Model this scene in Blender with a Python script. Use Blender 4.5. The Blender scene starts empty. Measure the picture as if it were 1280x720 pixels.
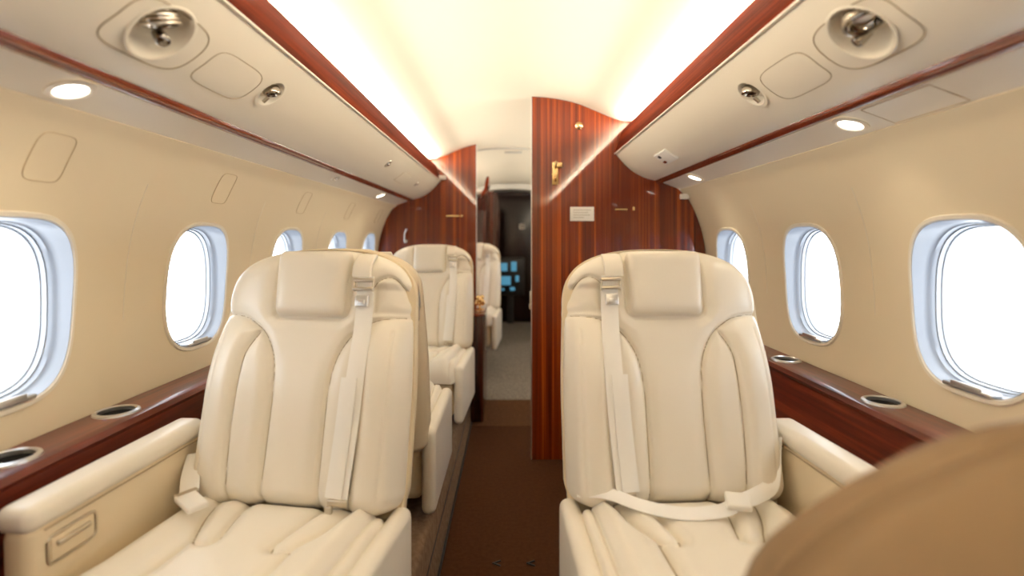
import bpy, bmesh, math, random
import numpy as np
from mathutils import Vector, Matrix
random.seed(4)
C = bpy.context.scene.collection
CZ = 1.24            # eye height over the aisle carpet
RF = 0.22            # raised seat floor
F = 620.0
Y0, Y1 = -2.6, 7.5
YR, YL = 2.80, 4.10  # right and left bulkheads
PI = math.pi

# ------------------------------------------------------------------ materials
def mat(name, col, rough=0.5, metal=0.0, coat=0.0, coat_rough=0.05, spec=0.5, emit=None, es=0, bump=None, sheen=0):
    m = bpy.data.materials.new(name); m.use_nodes = True
    nt = m.node_tree; b = nt.nodes['Principled BSDF']
    b.inputs['Base Color'].default_value = (*col, 1)
    b.inputs['Roughness'].default_value = rough
    b.inputs['Metallic'].default_value = metal
    b.inputs['Coat Weight'].default_value = coat
    b.inputs['Coat Roughness'].default_value = coat_rough
    b.inputs['Specular IOR Level'].default_value = spec
    if sheen: b.inputs['Sheen Weight'].default_value = sheen
    if emit:
        b.inputs['Emission Color'].default_value = (*emit, 1); b.inputs['Emission Strength'].default_value = es
    if bump:
        sc, st, dist = bump
        tc = nt.nodes.new('ShaderNodeTexCoord'); n = nt.nodes.new('ShaderNodeTexNoise')
        n.inputs['Scale'].default_value = sc; n.inputs['Detail'].default_value = 3
        bp = nt.nodes.new('ShaderNodeBump'); bp.inputs['Strength'].default_value = st; bp.inputs['Distance'].default_value = dist
        nt.links.new(tc.outputs['Object'], n.inputs['Vector']); nt.links.new(n.outputs['Fac'], bp.inputs['Height'])
        nt.links.new(bp.outputs['Normal'], b.inputs['Normal'])
    return m

def varied(m, c1, c2, scale, detail=4, stretch=(1,1,1), ramp=(0.35,0.65)):
    nt = m.node_tree; b = nt.nodes['Principled BSDF']
    tc = nt.nodes.new('ShaderNodeTexCoord'); mp = nt.nodes.new('ShaderNodeMapping')
    mp.inputs['Scale'].default_value = stretch
    n = nt.nodes.new('ShaderNodeTexNoise'); n.inputs['Scale'].default_value = scale; n.inputs['Detail'].default_value = detail
    r = nt.nodes.new('ShaderNodeValToRGB')
    r.color_ramp.elements[0].position = ramp[0]; r.color_ramp.elements[0].color = (*c1, 1)
    r.color_ramp.elements[1].position = ramp[1]; r.color_ramp.elements[1].color = (*c2, 1)
    nt.links.new(tc.outputs['Object'], mp.inputs['Vector']); nt.links.new(mp.outputs['Vector'], n.inputs['Vector'])
    nt.links.new(n.outputs['Fac'], r.inputs['Fac']); nt.links.new(r.outputs['Color'], b.inputs['Base Color'])
    return m

def wood(name, dark, mid, light, stretch, rough=0.25, coat=1.0, coat_ior=1.75):
    m = mat(name, mid, rough, coat=coat, coat_rough=0.03)
    nt = m.node_tree; b = nt.nodes['Principled BSDF']; b.inputs['Coat IOR'].default_value = coat_ior
    tc = nt.nodes.new('ShaderNodeTexCoord'); mp = nt.nodes.new('ShaderNodeMapping'); mp.inputs['Scale'].default_value = stretch
    n1 = nt.nodes.new('ShaderNodeTexNoise'); n1.inputs['Scale'].default_value = 1.0; n1.inputs['Detail'].default_value = 6; n1.inputs['Roughness'].default_value = 0.62
    mp2 = nt.nodes.new('ShaderNodeMapping'); mp2.inputs['Scale'].default_value = tuple(s*4.3 if s > 3 else s*1.6 for s in stretch)
    n2 = nt.nodes.new('ShaderNodeTexNoise'); n2.inputs['Scale'].default_value = 1.0; n2.inputs['Detail'].default_value = 3
    mx = nt.nodes.new('ShaderNodeMix'); mx.data_type = 'FLOAT'; mx.inputs[0].default_value = 0.35
    r = nt.nodes.new('ShaderNodeValToRGB'); e = r.color_ramp.elements
    e[0].position = 0.36; e[0].color = (*dark, 1); e[1].position = 0.66; e[1].color = (*light, 1)
    k = e.new(0.52); k.color = (*mid, 1)
    L = nt.links.new
    L(tc.outputs['Object'], mp.inputs['Vector']); L(mp.outputs['Vector'], n1.inputs['Vector'])
    L(tc.outputs['Object'], mp2.inputs['Vector']); L(mp2.outputs['Vector'], n2.inputs['Vector'])
    L(n1.outputs['Fac'], mx.inputs[2]); L(n2.outputs['Fac'], mx.inputs[3]); L(mx.outputs[0], r.inputs['Fac']); L(r.outputs['Color'], b.inputs['Base Color'])
    return m

M = {}
M['leather'] = mat('leather', (.82,.765,.66), .34, spec=.55, bump=(260,.10,.0015))
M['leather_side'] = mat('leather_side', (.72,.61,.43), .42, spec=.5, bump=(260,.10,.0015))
M['leather_shaded'] = mat('leather_shaded', (.19,.115,.050), .55, spec=.4, bump=(220,.10,.0015))  # cream seat leather; the shade on its back is put into the colour
M['web'] = mat('webbing', (.90,.88,.83), .75, bump=(600,.3,.001))
M['wall'] = mat('wall_cream', (.75,.645,.46), .55, bump=(90,.04,.001))
M['bin'] = mat('bin_cream', (.78,.71,.58), .38, spec=.5)
M['soffit'] = mat('soffit_cream', (.82,.76,.65), .35)
M['ceil'] = mat('ceiling_cream', (.80,.74,.62), .6)
M['seam'] = mat('seam_line', (.36,.28,.17), .7)
M['seam2'] = mat('seam_line_soft', (.60,.48,.31), .7)
M['wood'] = wood('mahogany_vertical', (.055,.007,.001), (.16,.021,.003), (.44,.085,.008), (48, 48, .4), coat_ior=1.5)
M['wood'].node_tree.nodes['Principled BSDF'].inputs['Specular IOR Level'].default_value = .2
M['wood_dark'] = wood('mahogany_dark', (.020,.006,.004), (.045,.010,.006), (.09,.022,.010), (24, 24, .9), coat=.5, coat_ior=1.4)
M['wood_black'] = wood('dark_stained_wood', (.006,.002,.002), (.014,.004,.003), (.028,.008,.004), (24, 24, .9), coat=.2, coat_ior=1.3)
M['wood_long'] = wood('mahogany_long', (.06,.010,.005), (.16,.028,.010), (.30,.06,.018), (22, .9, 22))
M['wood_fascia'] = wood('mahogany_fascia', (.045,.006,.002), (.11,.014,.003), (.18,.026,.005), (22, .9, 22), rough=.75, coat=.0, coat_ior=1.45)
M['wood_fascia'].node_tree.nodes['Principled BSDF'].inputs['Specular IOR Level'].default_value = .04
M['wood_ledge'] = wood('mahogany_ledge', (.045,.008,.004), (.14,.022,.008), (.26,.05,.016), (16, 1.2, 16), rough=.4, coat=.55, coat_ior=1.4)
M['chrome'] = mat('chrome', (.80,.78,.74), .12, metal=1)
M['lamp_metal'] = mat('lamp_metal', (.34,.30,.25), .10, metal=1)
M['nickel'] = mat('nickel', (.62,.56,.46), .28, metal=1)
M['silver'] = mat('silver_trim', (.72,.71,.69), .3, metal=.9)
M['gold'] = mat('brass', (.85,.60,.28), .22, metal=1)
M['black'] = mat('black', (.012,.011,.010), .45)
M['cup'] = mat('cup_well', (.03,.028,.027), .35)
M['carpet'] = varied(mat('carpet_brown', (.1,.05,.03), .95, spec=.08, bump=(420,.3,.003)), (.050,.019,.007), (.064,.026,.010), 60)
M['carpet_step'] = varied(mat('carpet_step', (.1,.05,.03), .95, spec=.08, bump=(420,.6,.004)), (.075,.034,.014), (.11,.052,.024), 60)
M['carpet_light'] = varied(mat('carpet_light', (.3,.25,.2), .95, spec=.1, bump=(300,.8,.005)), (.14,.115,.09), (.27,.235,.195), 70)
M['carpet_taupe'] = varied(mat('carpet_taupe', (.3,.2,.15), .95, spec=.1, bump=(420,.5,.003)), (.15,.095,.06), (.21,.14,.09), 50)
M['window_liner'] = mat('window_liner', (.26,.29,.34), .30, spec=.6)
M['window_ring'] = mat('window_ring', (.40,.44,.50), .22, spec=.7)
M['rim'] = mat('window_rim', (.80,.74,.62), .4)
M['plate'] = mat('plate_white', (.82,.79,.72), .4)
M['ink'] = mat('ink', (.05,.05,.05), .6)
M['lampface'] = mat('lamp_face', (1,1,1), .4, emit=(1,.93,.80), es=6)
M['screen'] = mat('screen_blue', (.02,.05,.07), .2, emit=(.12,.42,.62), es=.5)
M['grey'] = mat('grey_header', (.52,.50,.46), .5)

def glass():
    m = bpy.data.materials.new('pane_glass'); m.use_nodes = True; nt = m.node_tree; nt.nodes.clear()
    o = nt.nodes.new('ShaderNodeOutputMaterial'); t = nt.nodes.new('ShaderNodeBsdfTransparent'); g = nt.nodes.new('ShaderNodeBsdfGlossy')
    g.inputs['Roughness'].default_value = .03; t.inputs['Color'].default_value = (.97,.98,.99,1)
    mx = nt.nodes.new('ShaderNodeMixShader'); mx.inputs[0].default_value = .05
    nt.links.new(t.outputs[0], mx.inputs[1]); nt.links.new(g.outputs[0], mx.inputs[2])
    nt.links.new(mx.outputs[0], o.inputs['Surface']); return m
M['glass'] = glass()

# ------------------------------------------------------------------ helpers
def obj(name, bm, m, parent=None, smooth=True, angle=40):
    me = bpy.data.meshes.new(name)
    if isinstance(bm, bmesh.types.BMesh):
        bmesh.ops.recalc_face_normals(bm, faces=bm.faces[:]); bm.to_mesh(me); bm.free()
    else: me = bm
    me.materials.clear(); me.materials.append(m)
    if smooth:
        me.polygons.foreach_set('use_smooth', [True]*len(me.polygons))
        try: me.set_sharp_from_angle(angle=math.radians(angle))
        except Exception: pass
    o = bpy.data.objects.new(name, me); C.objects.link(o)
    if parent: o.parent = parent
    return o
def tag(o, label, cat, group=None):
    o['label'] = label; o['category'] = cat
    if group: o['group'] = group
    return o
def thing(name, label, cat, loc=(0,0,0), rz=0, group=None):
    o = bpy.data.objects.new(name, None); C.objects.link(o); o.location = loc; o.rotation_euler = (0,0,rz); o.empty_display_size = .05
    return tag(o, label, cat, group)
def struct(o): o['kind'] = 'structure'; return o

def add_rbox(bm, cx, cy, cz, sx, sy, sz, r=.01, seg=3, mtx=None):
    t = bmesh.new(); bmesh.ops.create_cube(t, size=1)
    for v in t.verts: v.co = Vector((v.co.x*sx, v.co.y*sy, v.co.z*sz))
    if r > 0: bmesh.ops.bevel(t, geom=t.edges[:], offset=min(r, .49*min(sx,sy,sz)), segments=seg, profile=.5, affect='EDGES')
    X = Matrix.Translation((cx,cy,cz))
    if mtx is not None: X = X @ mtx
    t.transform(X); me = bpy.data.meshes.new('t'); t.to_mesh(me); t.free(); bm.from_mesh(me); bpy.data.meshes.remove(me)
def rbox(*a, **k):
    bm = bmesh.new(); add_rbox(bm, *a, **k); return bm
def add_tube(bm, pts, r, n=8, closed=False):
    pts = [Vector(p) for p in pts]; N = len(pts); rings = []; up = Vector((0,0,1)); prev = None
    for i, p in enumerate(pts):
        a = pts[(i-1) % N] if (closed or i > 0) else p
        b = pts[(i+1) % N] if (closed or i < N-1) else p
        d = (b-a).normalized()
        if prev is None:
            u = d.cross(up)
            if u.length < 1e-3: u = d.cross(Vector((1,0,0)))
        else: u = prev - d*prev.dot(d)
        u.normalize(); prev = u; w = d.cross(u)
        rr = r[i] if isinstance(r, (list,tuple)) else r
        rings.append([bm.verts.new(p + (u*math.cos(2*PI*k/n) + w*math.sin(2*PI*k/n))*rr) for k in range(n)])
    M_ = N if closed else N-1
    for i in range(M_):
        A, B = rings[i], rings[(i+1) % N]
        for k in range(n): bm.faces.new((A[k], A[(k+1)%n], B[(k+1)%n], B[k]))
    if not closed: bm.faces.new(rings[0][::-1]); bm.faces.new(rings[-1])
def add_lathe(bm, prof, n=32, mtx=Matrix.Identity(4), close=False):
    rings = []
    for r, z in prof:
        if r < 1e-6: rings.append([bm.verts.new(mtx @ Vector((0,0,z)))])
        else: rings.append([bm.verts.new(mtx @ Vector((r*math.cos(2*PI*k/n), r*math.sin(2*PI*k/n), z))) for k in range(n)])
    seq = list(zip(rings, rings[1:]))
    if close: seq.append((rings[-1], rings[0]))
    for A, B in seq:
        for k in range(n):
            k2 = (k+1) % n
            if len(A) == 1 and len(B) == 1: continue
            if len(A) == 1: bm.faces.new((A[0], B[k], B[k2]))
            elif len(B) == 1: bm.faces.new((A[k], A[k2], B[0]))
            else: bm.faces.new((A[k], A[k2], B[k2], B[k]))
def prism_y(pts, y0, y1):
    """closed polygon of (x,z) extruded along y"""
    bm = bmesh.new()
    A = [bm.verts.new((x, y0, z)) for x, z in pts]; B = [bm.verts.new((x, y1, z)) for x, z in pts]; n = len(pts)
    for i in range(n): bm.faces.new((A[i], A[(i+1)%n], B[(i+1)%n], B[i]))
    bm.faces.new(A); bm.faces.new(B[::-1]); return bm
def smooth_pts(pts, sub=4):
    """Catmull-Rom through 2-D or 3-D points"""
    P = [np.array(p, float) for p in pts]; P = [2*P[0]-P[1]] + P + [2*P[-1]-P[-2]]; out = []
    for i in range(1, len(P)-2):
        for k in range(sub):
            t = k/sub; a, b, c, d = P[i-1], P[i], P[i+1], P[i+2]
            out.append(tuple(.5*((2*b) + (-a+c)*t + (2*a-5*b+4*c-d)*t*t + (-a+3*b-3*c+d)*t**3)))
    out.append(tuple(P[-2])); return out
def offset_curve(pts, d):
    out = []
    for i, p in enumerate(pts):
        a = pts[max(i-1,0)]; b = pts[min(i+1,len(pts)-1)]
        tx, tz = b[0]-a[0], b[1]-a[1]; l = math.hypot(tx, tz) or 1
        out.append((p[0] - tz/l*d, p[1] + tx/l*d))
    return out
def shell(pts, d, y0, y1): return prism_y(list(pts) + offset_curve(pts, d)[::-1], y0, y1)
def Hz(pts, s=1): return [(s*x, CZ+h) for x, h in pts]
def sup(a, b, n, k=40):
    return [(math.copysign(abs(math.cos(t))**(2/n), math.cos(t))*a, math.copysign(abs(math.sin(t))**(2/n), math.sin(t))*b) for t in [2*PI*i/k for i in range(k)]]
def outward(o):
    bm = bmesh.new(); bm.from_mesh(o.data); bmesh.ops.recalc_face_normals(bm, faces=bm.faces[:])
    if bm.calc_volume(signed=True) < 0: bmesh.ops.reverse_faces(bm, faces=bm.faces[:])
    bm.to_mesh(o.data); bm.free()
def boolean(o, cutters):
    outward(o); [outward(c) for c in cutters]
    for c in cutters:
        md = o.modifiers.new('b', 'BOOLEAN'); md.object = c; md.operation = 'DIFFERENCE'; md.solver = 'EXACT'
    bpy.context.view_layer.update()
    dg = bpy.context.evaluated_depsgraph_get(); me = bpy.data.meshes.new_from_object(o.evaluated_get(dg))
    o.modifiers.clear(); old = o.data; o.data = me; me.name = old.name
    me.polygons.foreach_set('use_smooth', [True]*len(me.polygons)); me.set_sharp_from_angle(angle=math.radians(30))
    for c in cutters: bpy.data.objects.remove(c)
def strap(pts, wid, th, wvec=None):
    """flat band through 3-D points; wvec gives the width direction (or a list)"""
    bm = bmesh.new(); P = [Vector(p) for p in pts]; rings = []
    for i, p in enumerate(P):
        d = (P[min(i+1,len(P)-1)] - P[max(i-1,0)]).normalized()
        w = Vector(wvec[i] if isinstance(wvec, list) else wvec); w = (w - d*w.dot(d)).normalized(); n = d.cross(w)
        e = .30
        prof = [(-.5,-e),(-.46,-.5),(.46,-.5),(.5,-e),(.5,e),(.46,.5),(-.46,.5),(-.5,e)]
        rings.append([bm.verts.new(p + w*wid*a + n*th*b) for a, b in prof])
    for A, B in zip(rings, rings[1:]):
        for k in range(8): bm.faces.new((A[k], A[(k+1)%8], B[(k+1)%8], B[k]))
    bm.faces.new(rings[0][::-1]); bm.faces.new(rings[-1]); return bm

# ------------------------------------------------------------------ cabin section (x, height over eye), right side
CEIL = smooth_pts([(0,.812),(.12,.81),(.24,.80),(.37,.772),(.48,.728),(.57,.690),(.63,.672),(.68,.668),(.74,.650),(.80,.59),(.85,.48),(.90,.33)], 4)
WALL = smooth_pts([(.95,.283),(1.0,.235),(1.052,.13),(1.09,0),(1.108,-.15),(1.112,-.30),(1.10,-.455),(1.08,-.70),(1.05,-1.04)], 5)
BIN = smooth_pts([(.587,.489),(.612,.458),(.645,.422),(.69,.384),(.75,.352),(.80,.338),(.818,.335)], 6)
SOFF = [(.822,.334),(.88,.312),(.955,.284)]
full = [(-x, h) for x, h in CEIL[::-1]] + CEIL[1:]
struct(obj('ceiling', shell(Hz(full), .03, Y0, Y1), M['ceil']))
floor = bmesh.new(); add_rbox(floor, 0, (Y0+3.30)/2, -.02, 1.0, 3.30-Y0, .04, r=0)
struct(obj('floor', floor, M['carpet']))
struct(obj('floor_threshold', rbox(0, 3.57, -.018, 1.0, .535, .04, r=0), M['carpet_step']))
struct(obj('floor_aft', rbox(0, (3.84+Y1)/2, -.016, 1.0, Y1-3.84, .04, r=0), M['carpet_light']))
# raised seat floors with carpeted step
def raised(s, xi, name):
    pts = [(s*xi, 0), (s*(xi+.022), RF-.02), (s*(xi+.034), RF-.004), (s*(xi+.05), RF), (s*1.06, RF), (s*1.06, -.03), (s*xi, -.03)]
    o = struct(obj(name, prism_y(pts, Y0, Y1), M['carpet_taupe'])); return o
raised(-1, .272, 'floor_left'); raised(1, .36, 'floor_right')
for s, xi, nm in ((-1,.272,'trim_1'), (1,.36,'trim_2')):
    b = bmesh.new(); add_tube(b, [(s*(xi+.012), Y0+.02, RF*.5), (s*(xi+.012), Y1-.05, RF*.5)], .003, 6)
    add_tube(b, [(s*(xi-.004), Y0+.02, .004), (s*(xi-.004), Y1-.05, .004)], .006, 6)
    struct(obj(nm, b, M['black']))
# aft lower box under ends
WINL = [-1.62, -.95, -.28, .41, 1.085, 1.755, 2.44, 3.13, 3.82, 4.5, 5.2, 5.9]
WINR = [-1.36, -.72, -.08, .56, 1.20, 1.83, 2.48, 3.4, 4.1, 4.8, 5.5]
WH, WA, WB = -.160, .164, .209     # centre height, half width, half height
def wall_side(s, name, wins):
    pts = Hz(WALL, s)
    o = obj(name, shell(pts, (.075 if s > 0 else -.075), Y0, Y1), M['wall']); struct(o)
    cut = []
    for y in wins:
        bm = bmesh.new(); sp = sup(WA, WB, 3.0, 48)
        A = [bm.verts.new((s*.98, y+a, CZ+WH+b)) for a, b in sp]; B = [bm.verts.new((s*1.35, y+a, CZ+WH+b)) for a, b in sp]
        for i in range(48): bm.faces.new((A[i], A[(i+1)%48], B[(i+1)%48], B[i]))
        bm.faces.new(A); bm.faces.new(B[::-1]); bmesh.ops.recalc_face_normals(bm, faces=bm.faces[:])
        me = bpy.data.meshes.new('cut'); bm.to_mesh(me); bm.free(); c = bpy.data.objects.new('cut', me); C.objects.link(c); cut.append(c)
    boolean(o, cut); return o
wall_side(-1, 'wall_left', WINL); wall_side(1, 'wall_right', WINR)
def wall_x(h):
    for (x0,h0),(x1,h1) in zip(WALL, WALL[1:]):
        if h1 <= h <= h0: return x0 + (x1-x0)*(h0-h)/(h0-h1)
    return WALL[0][0]
def loft(sections, closed=True):
    bm = bmesh.new(); R_ = [[bm.verts.new(p) for p in sec] for sec in sections]; n = len(R_[0])
    for A, B in zip(R_, R_[1:]):
        for k in range(n): bm.faces.new((A[k], A[(k+1)%n], B[(k+1)%n], B[k]))
    return bm
wi = 0
def window(s, y):
    global wi; wi += 1
    root = bpy.data.objects.new('window_%d' % wi, None); C.objects.link(root); root['kind'] = 'structure'; root.location = (s*1.1, y, CZ+WH)
    def ring(scale, dx, n=3.0):
        out = []
        for a, b in sup(WA*scale-.0, WB*scale, n, 48):
            out.append((s*(wall_x(WH+b) - 1.1 + dx) if dx < .02 else s*(wall_x(WH)+dx-1.1), a, b))
        return out
    # soft cream rim round the opening
    bm = loft([ring(1.0,-.001), ring(1.015,-.006), ring(1.055,-.006), ring(1.075,.002)]); obj('rim', bm, M['rim'], root)
    bm = loft([ring(.998,-.003), ring(.99,.02), ring(.98,.035), ring(.965,.038), ring(.96,.055)]); obj('reveal', bm, M['window_liner'], root)
    bm = loft([ring(.965,.053), ring(.945,.053), ring(.94,.066), ring(.925,.066), ring(.92,.085), ring(.98,.09)]); obj('window_frame', bm, M['window_ring'], root)
    bm = bmesh.new(); vs = [bm.verts.new(p) for p in ring(.925,.076)]; vs2 = [bm.verts.new((p[0]+s*.006,p[1],p[2])) for p in ring(.925,.076)]
    bm.faces.new(vs); bm.faces.new(vs2[::-1])
    for k in range(48): bm.faces.new((vs[k], vs[(k+1)%48], vs2[(k+1)%48], vs2[k]))
    obj('pane', bm, M['glass'], root, smooth=False)
    bm = bmesh.new(); add_rbox(bm, s*.012, .0, -WB*.955, .03, .13, .010, r=.004); add_rbox(bm, s*.0, .0, -WB*.925, .008, .08, .012, r=.003)
    obj('shade_latch', bm, M['silver'], root)
    L = bpy.data.lights.new('daylight_portal', 'AREA'); L.shape = 'RECTANGLE'; L.size = WA*2; L.size_y = WB*2; L.cycles.is_portal = True
    lo = bpy.data.objects.new('daylight_portal', L); C.objects.link(lo); lo.location = (s*1.26, y, CZ+WH); lo.rotation_euler = (0, s*PI/2, 0)
for y in WINL: window(-1, y)
for y in WINR: window(1, y)
# end walls
def section(inset=.004):
    pts = [(x, CZ+h) for x, h in CEIL] + [(.95+.0, CZ+.283)] + [(x-inset, CZ+h) for x, h in WALL[1:]]
    return pts
sec = section(); poly = [(-x, z) for x, z in sec[::-1]] + sec[1:] + [(1.05, -.03), (-1.05, -.03)]
struct(obj('wall_front', prism_y(poly, Y0-.03, Y0), M['wall'], smooth=False))
struct(obj('wall_back', prism_y(poly, Y1, Y1+.03), M['wood_black'], smooth=False))

# ------------------------------------------------------------------ side ledges (wood)
def bool_cyls(o, cyl):
    cs = []
    for x, y, z, r, h in cyl:
        bm = bmesh.new(); bmesh.ops.create_cone(bm, cap_ends=True, segments=40, radius1=r, radius2=r, depth=h); bm.transform(Matrix.Translation((x,y,z)))
        me = bpy.data.meshes.new('c'); bm.to_mesh(me); bm.free(); c = bpy.data.objects.new('c', me); C.objects.link(c); cs.append(c)
    boolean(o, cs)
LZ = CZ-.455
for s, nm, y1, cups in ((-1, 'left', YL-.02, (.50, 1.03, 1.31, 2.30)), (1, 'right', YR-.02, (.50, .86, 1.39, 1.88))):
    side = 'left' if s < 0 else 'right'
    t = thing('side_ledge', 'long glossy mahogany ledge below the %s-hand windows' % side, 'ledge', (0,0,0))
    top = [(.978,LZ-.03),(.972,LZ-.018),(.978,LZ-.004),(.990,LZ),(1.096,LZ),(1.094,LZ-.03)]
    o = obj('ledge_top', prism_y([(s*x,z) for x,z in top], Y0+.01, y1), M['wood_ledge'], t)
    bool_cyls(o, [(s*1.042, y, LZ, .042, .1) for y in cups])
    face = [(.990,LZ-.031),(.990,LZ-.062),(.998,LZ-.068),(.998,LZ-.09),(.990,LZ-.096),(.960,RF+.06),(.990,RF+.002),(1.044,RF+.002),(1.09,LZ-.15),(1.092,LZ-.031)]
    # keep the interior free for cup wells: thin front board
    fb = [(.990,LZ-.031),(.990,LZ-.062),(.998,LZ-.068),(.998,LZ-.09),(.990,LZ-.096),(.985,RF+.002),(.998,RF+.002),(.985,LZ-.031)]
    obj('front_board', prism_y([(s*x,z) for x,z in fb], Y0+.01, y1), M['wood_ledge'], t)
    for i, y in enumerate(cups):
        if y < .8: continue
        w = {(-1,1.03): 'round cup holder in the left ledge at the left edge of the picture',
             (-1,1.31): 'round silver-rimmed cup holder in the left ledge beside the front left seat',
             (-1,2.30): 'cup holder in the left ledge behind the front left seat',
             (1,.86): 'cup holder in the right ledge beside the blurred foreground seat',
             (1,1.39): 'oval-looking dark cup holder in the right ledge below the large right window',
             (1,1.88): 'cup holder in the right ledge just beside the right seat back'}[(s,y)]
        c = thing('cup_holder', w, 'cup holder', (s*1.042, y, LZ), 0, 'cup holders sunk in the side ledges')
        b = bmesh.new(); add_lathe(b, [(.040,-.005),(.040,.004),(.044,.007),(.051,.004),(.052,0),(.0455,-.001)], 40, close=False); obj('rim', b, M['silver'], c)
        b = bmesh.new(); add_lathe(b, [(.0405,.002),(.0385,-.03),(.037,-.055),(0,-.055)], 40); obj('well', b, M['cup'], c)

# ------------------------------------------------------------------ overhead units
def arc_table(pts):
    s = [0]
    for a, b in zip(pts, pts[1:]): s.append(s[-1] + math.hypot(b[0]-a[0], b[1]-a[1]))
    return s
def curve_at(pts, tab, q):
    q = max(0, min(tab[-1]-1e-9, q))
    for i in range(len(tab)-1):
        if tab[i] <= q <= tab[i+1]:
            f = (q-tab[i])/(tab[i+1]-tab[i]); a, b = pts[i], pts[i+1]
            return a[0]+(b[0]-a[0])*f, a[1]+(b[1]-a[1])*f, (b[0]-a[0])/(tab[i+1]-tab[i]), (b[1]-a[1])/(tab[i+1]-tab[i])
def at_x(pts, tab, x):
    for i in range(len(tab)-1):
        if min(pts[i][0],pts[i+1][0]) <= x <= max(pts[i][0],pts[i+1][0]):
            return tab[i] + (tab[i+1]-tab[i])*abs(x-pts[i][0])/max(1e-9,abs(pts[i+1][0]-pts[i][0]))
class Surf:
    def __init__(self, pts, s): self.p = pts; self.t = arc_table(pts); self.s = s
    def pt(self, q, y, off=0):      # off > 0 : towards the cabin
        x, h, tx, th = curve_at(self.p, self.t, q)
        nx, nh = th, -tx            # normal pointing down/inboard for outward running curve
        return Vector((self.s*(x + nx*off), y, CZ + h + nh*off))
    def frame(self, q, y):
        x, h, tx, th = curve_at(self.p, self.t, q)
        o = self.pt(q, y); n = Vector((self.s*th, 0, -tx)); u = Vector((self.s*tx, 0, th)); v = n.cross(u)
        m = Matrix((( u.x, v.x, n.x, o.x),(u.y,v.y,n.y,o.y),(u.z,v.z,n.z,o.z),(0,0,0,1))); return m
    def q(self, x): return at_x(self.p, self.t, x)
    def outline(self, q0, q1, y0, y1, n=5, k=48, off=.0005):
        qa, ya = (q0+q1)/2, (y0+y1)/2
        return [self.pt(qa+a, ya+b, off) for a, b in sup((q1-q0)/2, (y1-y0)/2, n, k)]
    def patch(self, q0, q1, y0, y1, off, n=5, hole=0, k=48):
        """slightly raised rounded-square plate, optional round hole"""
        bm = bmesh.new(); qa, ya = (q0+q1)/2, (y0+y1)/2; sp = sup((q1-q0)/2, (y1-y0)/2, n, k); rings = []
        for f, o_ in ((1.0,-.001),(1.0,off*.6),(.97,off),(.8,off),(.6,off),(.4,off),(.2,off)):
            if hole and f*min(q1-q0,y1-y0)/2 < hole*1.03: break
            rings.append([bm.verts.new(self.pt(qa+a*f, ya+b*f, o_)) for a, b in sp])
        if hole: rings.append([bm.verts.new(self.pt(qa+hole*math.cos(math.atan2(b,a)), ya+hole*math.sin(math.atan2(b,a)), off)) for a, b in sp])
        for A, B in zip(rings, rings[1:]):
            for i in range(k): bm.faces.new((A[i], A[(i+1)%k], B[(i+1)%k], B[i]))
        if not hole: bm.faces.new(rings[-1])
        return bm
def make_overhead(s, y1):
    side = 'left' if s < 0 else 'right'
    t = thing('overhead_locker', 'long cream overhead locker with wood fascia along the %s side' % side, 'locker', (0,0,0))
    S = Surf(BIN, s); SS = Surf(SOFF, s)
    b = Hz(BIN, s); o = obj('lower_panel', shell(b, .012 if s > 0 else -.012, Y0+.01, y1), M['bin'], t)
    # recess holes
    cut = []
    for q, y, r in ((S.q(.672), .955, .062), (S.q(.664), 1.372, .040)):
        fm = S.frame(q, y); bm = bmesh.new(); bmesh.ops.create_cone(bm, cap_ends=True, segments=40, radius1=r, radius2=r, depth=.08); bm.transform(fm)
        me = bpy.data.meshes.new('c'); bmesh.ops.recalc_face_normals(bm, faces=bm.faces[:]); bm.to_mesh(me); bm.free(); c = bpy.data.objects.new('c', me); C.objects.link(c); cut.append(c)
    boolean(o, cut)
    # wood fascia, two facets and a bead on top
    fa = [(.586,.487),(.590,.505),(.604,.555),(.6095,.566),(.624,.612),(.630,.622),(.638,.620),(.640,.610),(.618,.56),(.612,.55),(.602,.50),(.600,.489)]
    obj('fascia', prism_y(Hz(fa, s), Y0+.01, y1), M['wood_fascia'], t)
    bm = bmesh.new(); add_tube(bm, [(s*.5835, Y0+.012, CZ+.4865), (s*.5835, y1, CZ+.4865)], .0035, 8); obj('edge_bead', bm, M['bin'], t)
    obj('light_tray', prism_y(Hz([(.602,.492),(.60,.500),(.84,.435),(.842,.426)], s), Y0+.01, y1), M['ceil'], t)
    # trim strip at the outboard edge
    tr = [(.812,.3375),(.815,.326),(.826,.317),(.838,.317),(.842,.326),(.842,.334),(.83,.345),(.815,.348)]
    obj('trim_strip', prism_y(Hz(tr, s), Y0+.01, y1), M['wood_long'], t)
    so = [(.843,.328),(.88,.313),(.955,.284),(.955,.290),(.88,.324),(.843,.345)]
    obj('service_panel', prism_y(Hz(so, s), Y0+.01, y1+.0), M['soffit'], t)
    def line(pts, m=M['seam'], r=.0011, name='panel_joint'):
        bm = bmesh.new(); add_tube(bm, pts, r, 5, closed=True); return obj(name, bm, m, t)
    q0, q1 = S.q(.640), S.q(.727)
    b0, b1 = S.q(.631), S.q(.739)
    line(S.outline(b0, b1, .856, 1.066, 3.6), r=.0014)
    line(S.outline(q0, q1, 1.10, 1.300, 4.2))
    line(S.outline(b0, b1, .856-.70, 1.066-.70, 3.6))
    obj('access_panel', S.patch(q0+.002, q1-.002, 1.102, 1.298, .0012, 4.2), M['bin'], t)
    if s > 0:
        line([SS.pt(SS.q(x), y, .0005) for x, y in ((.90,1.02),(.945,1.02),(.945,1.22),(.86,1.22),(.86,1.02))], M['seam2'], .0010)
    return t, S, SS
LT, SL, SSL = make_overhead(-1, YL-.004)
RT, SR, SSR = make_overhead(1, YR-.004)

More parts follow.
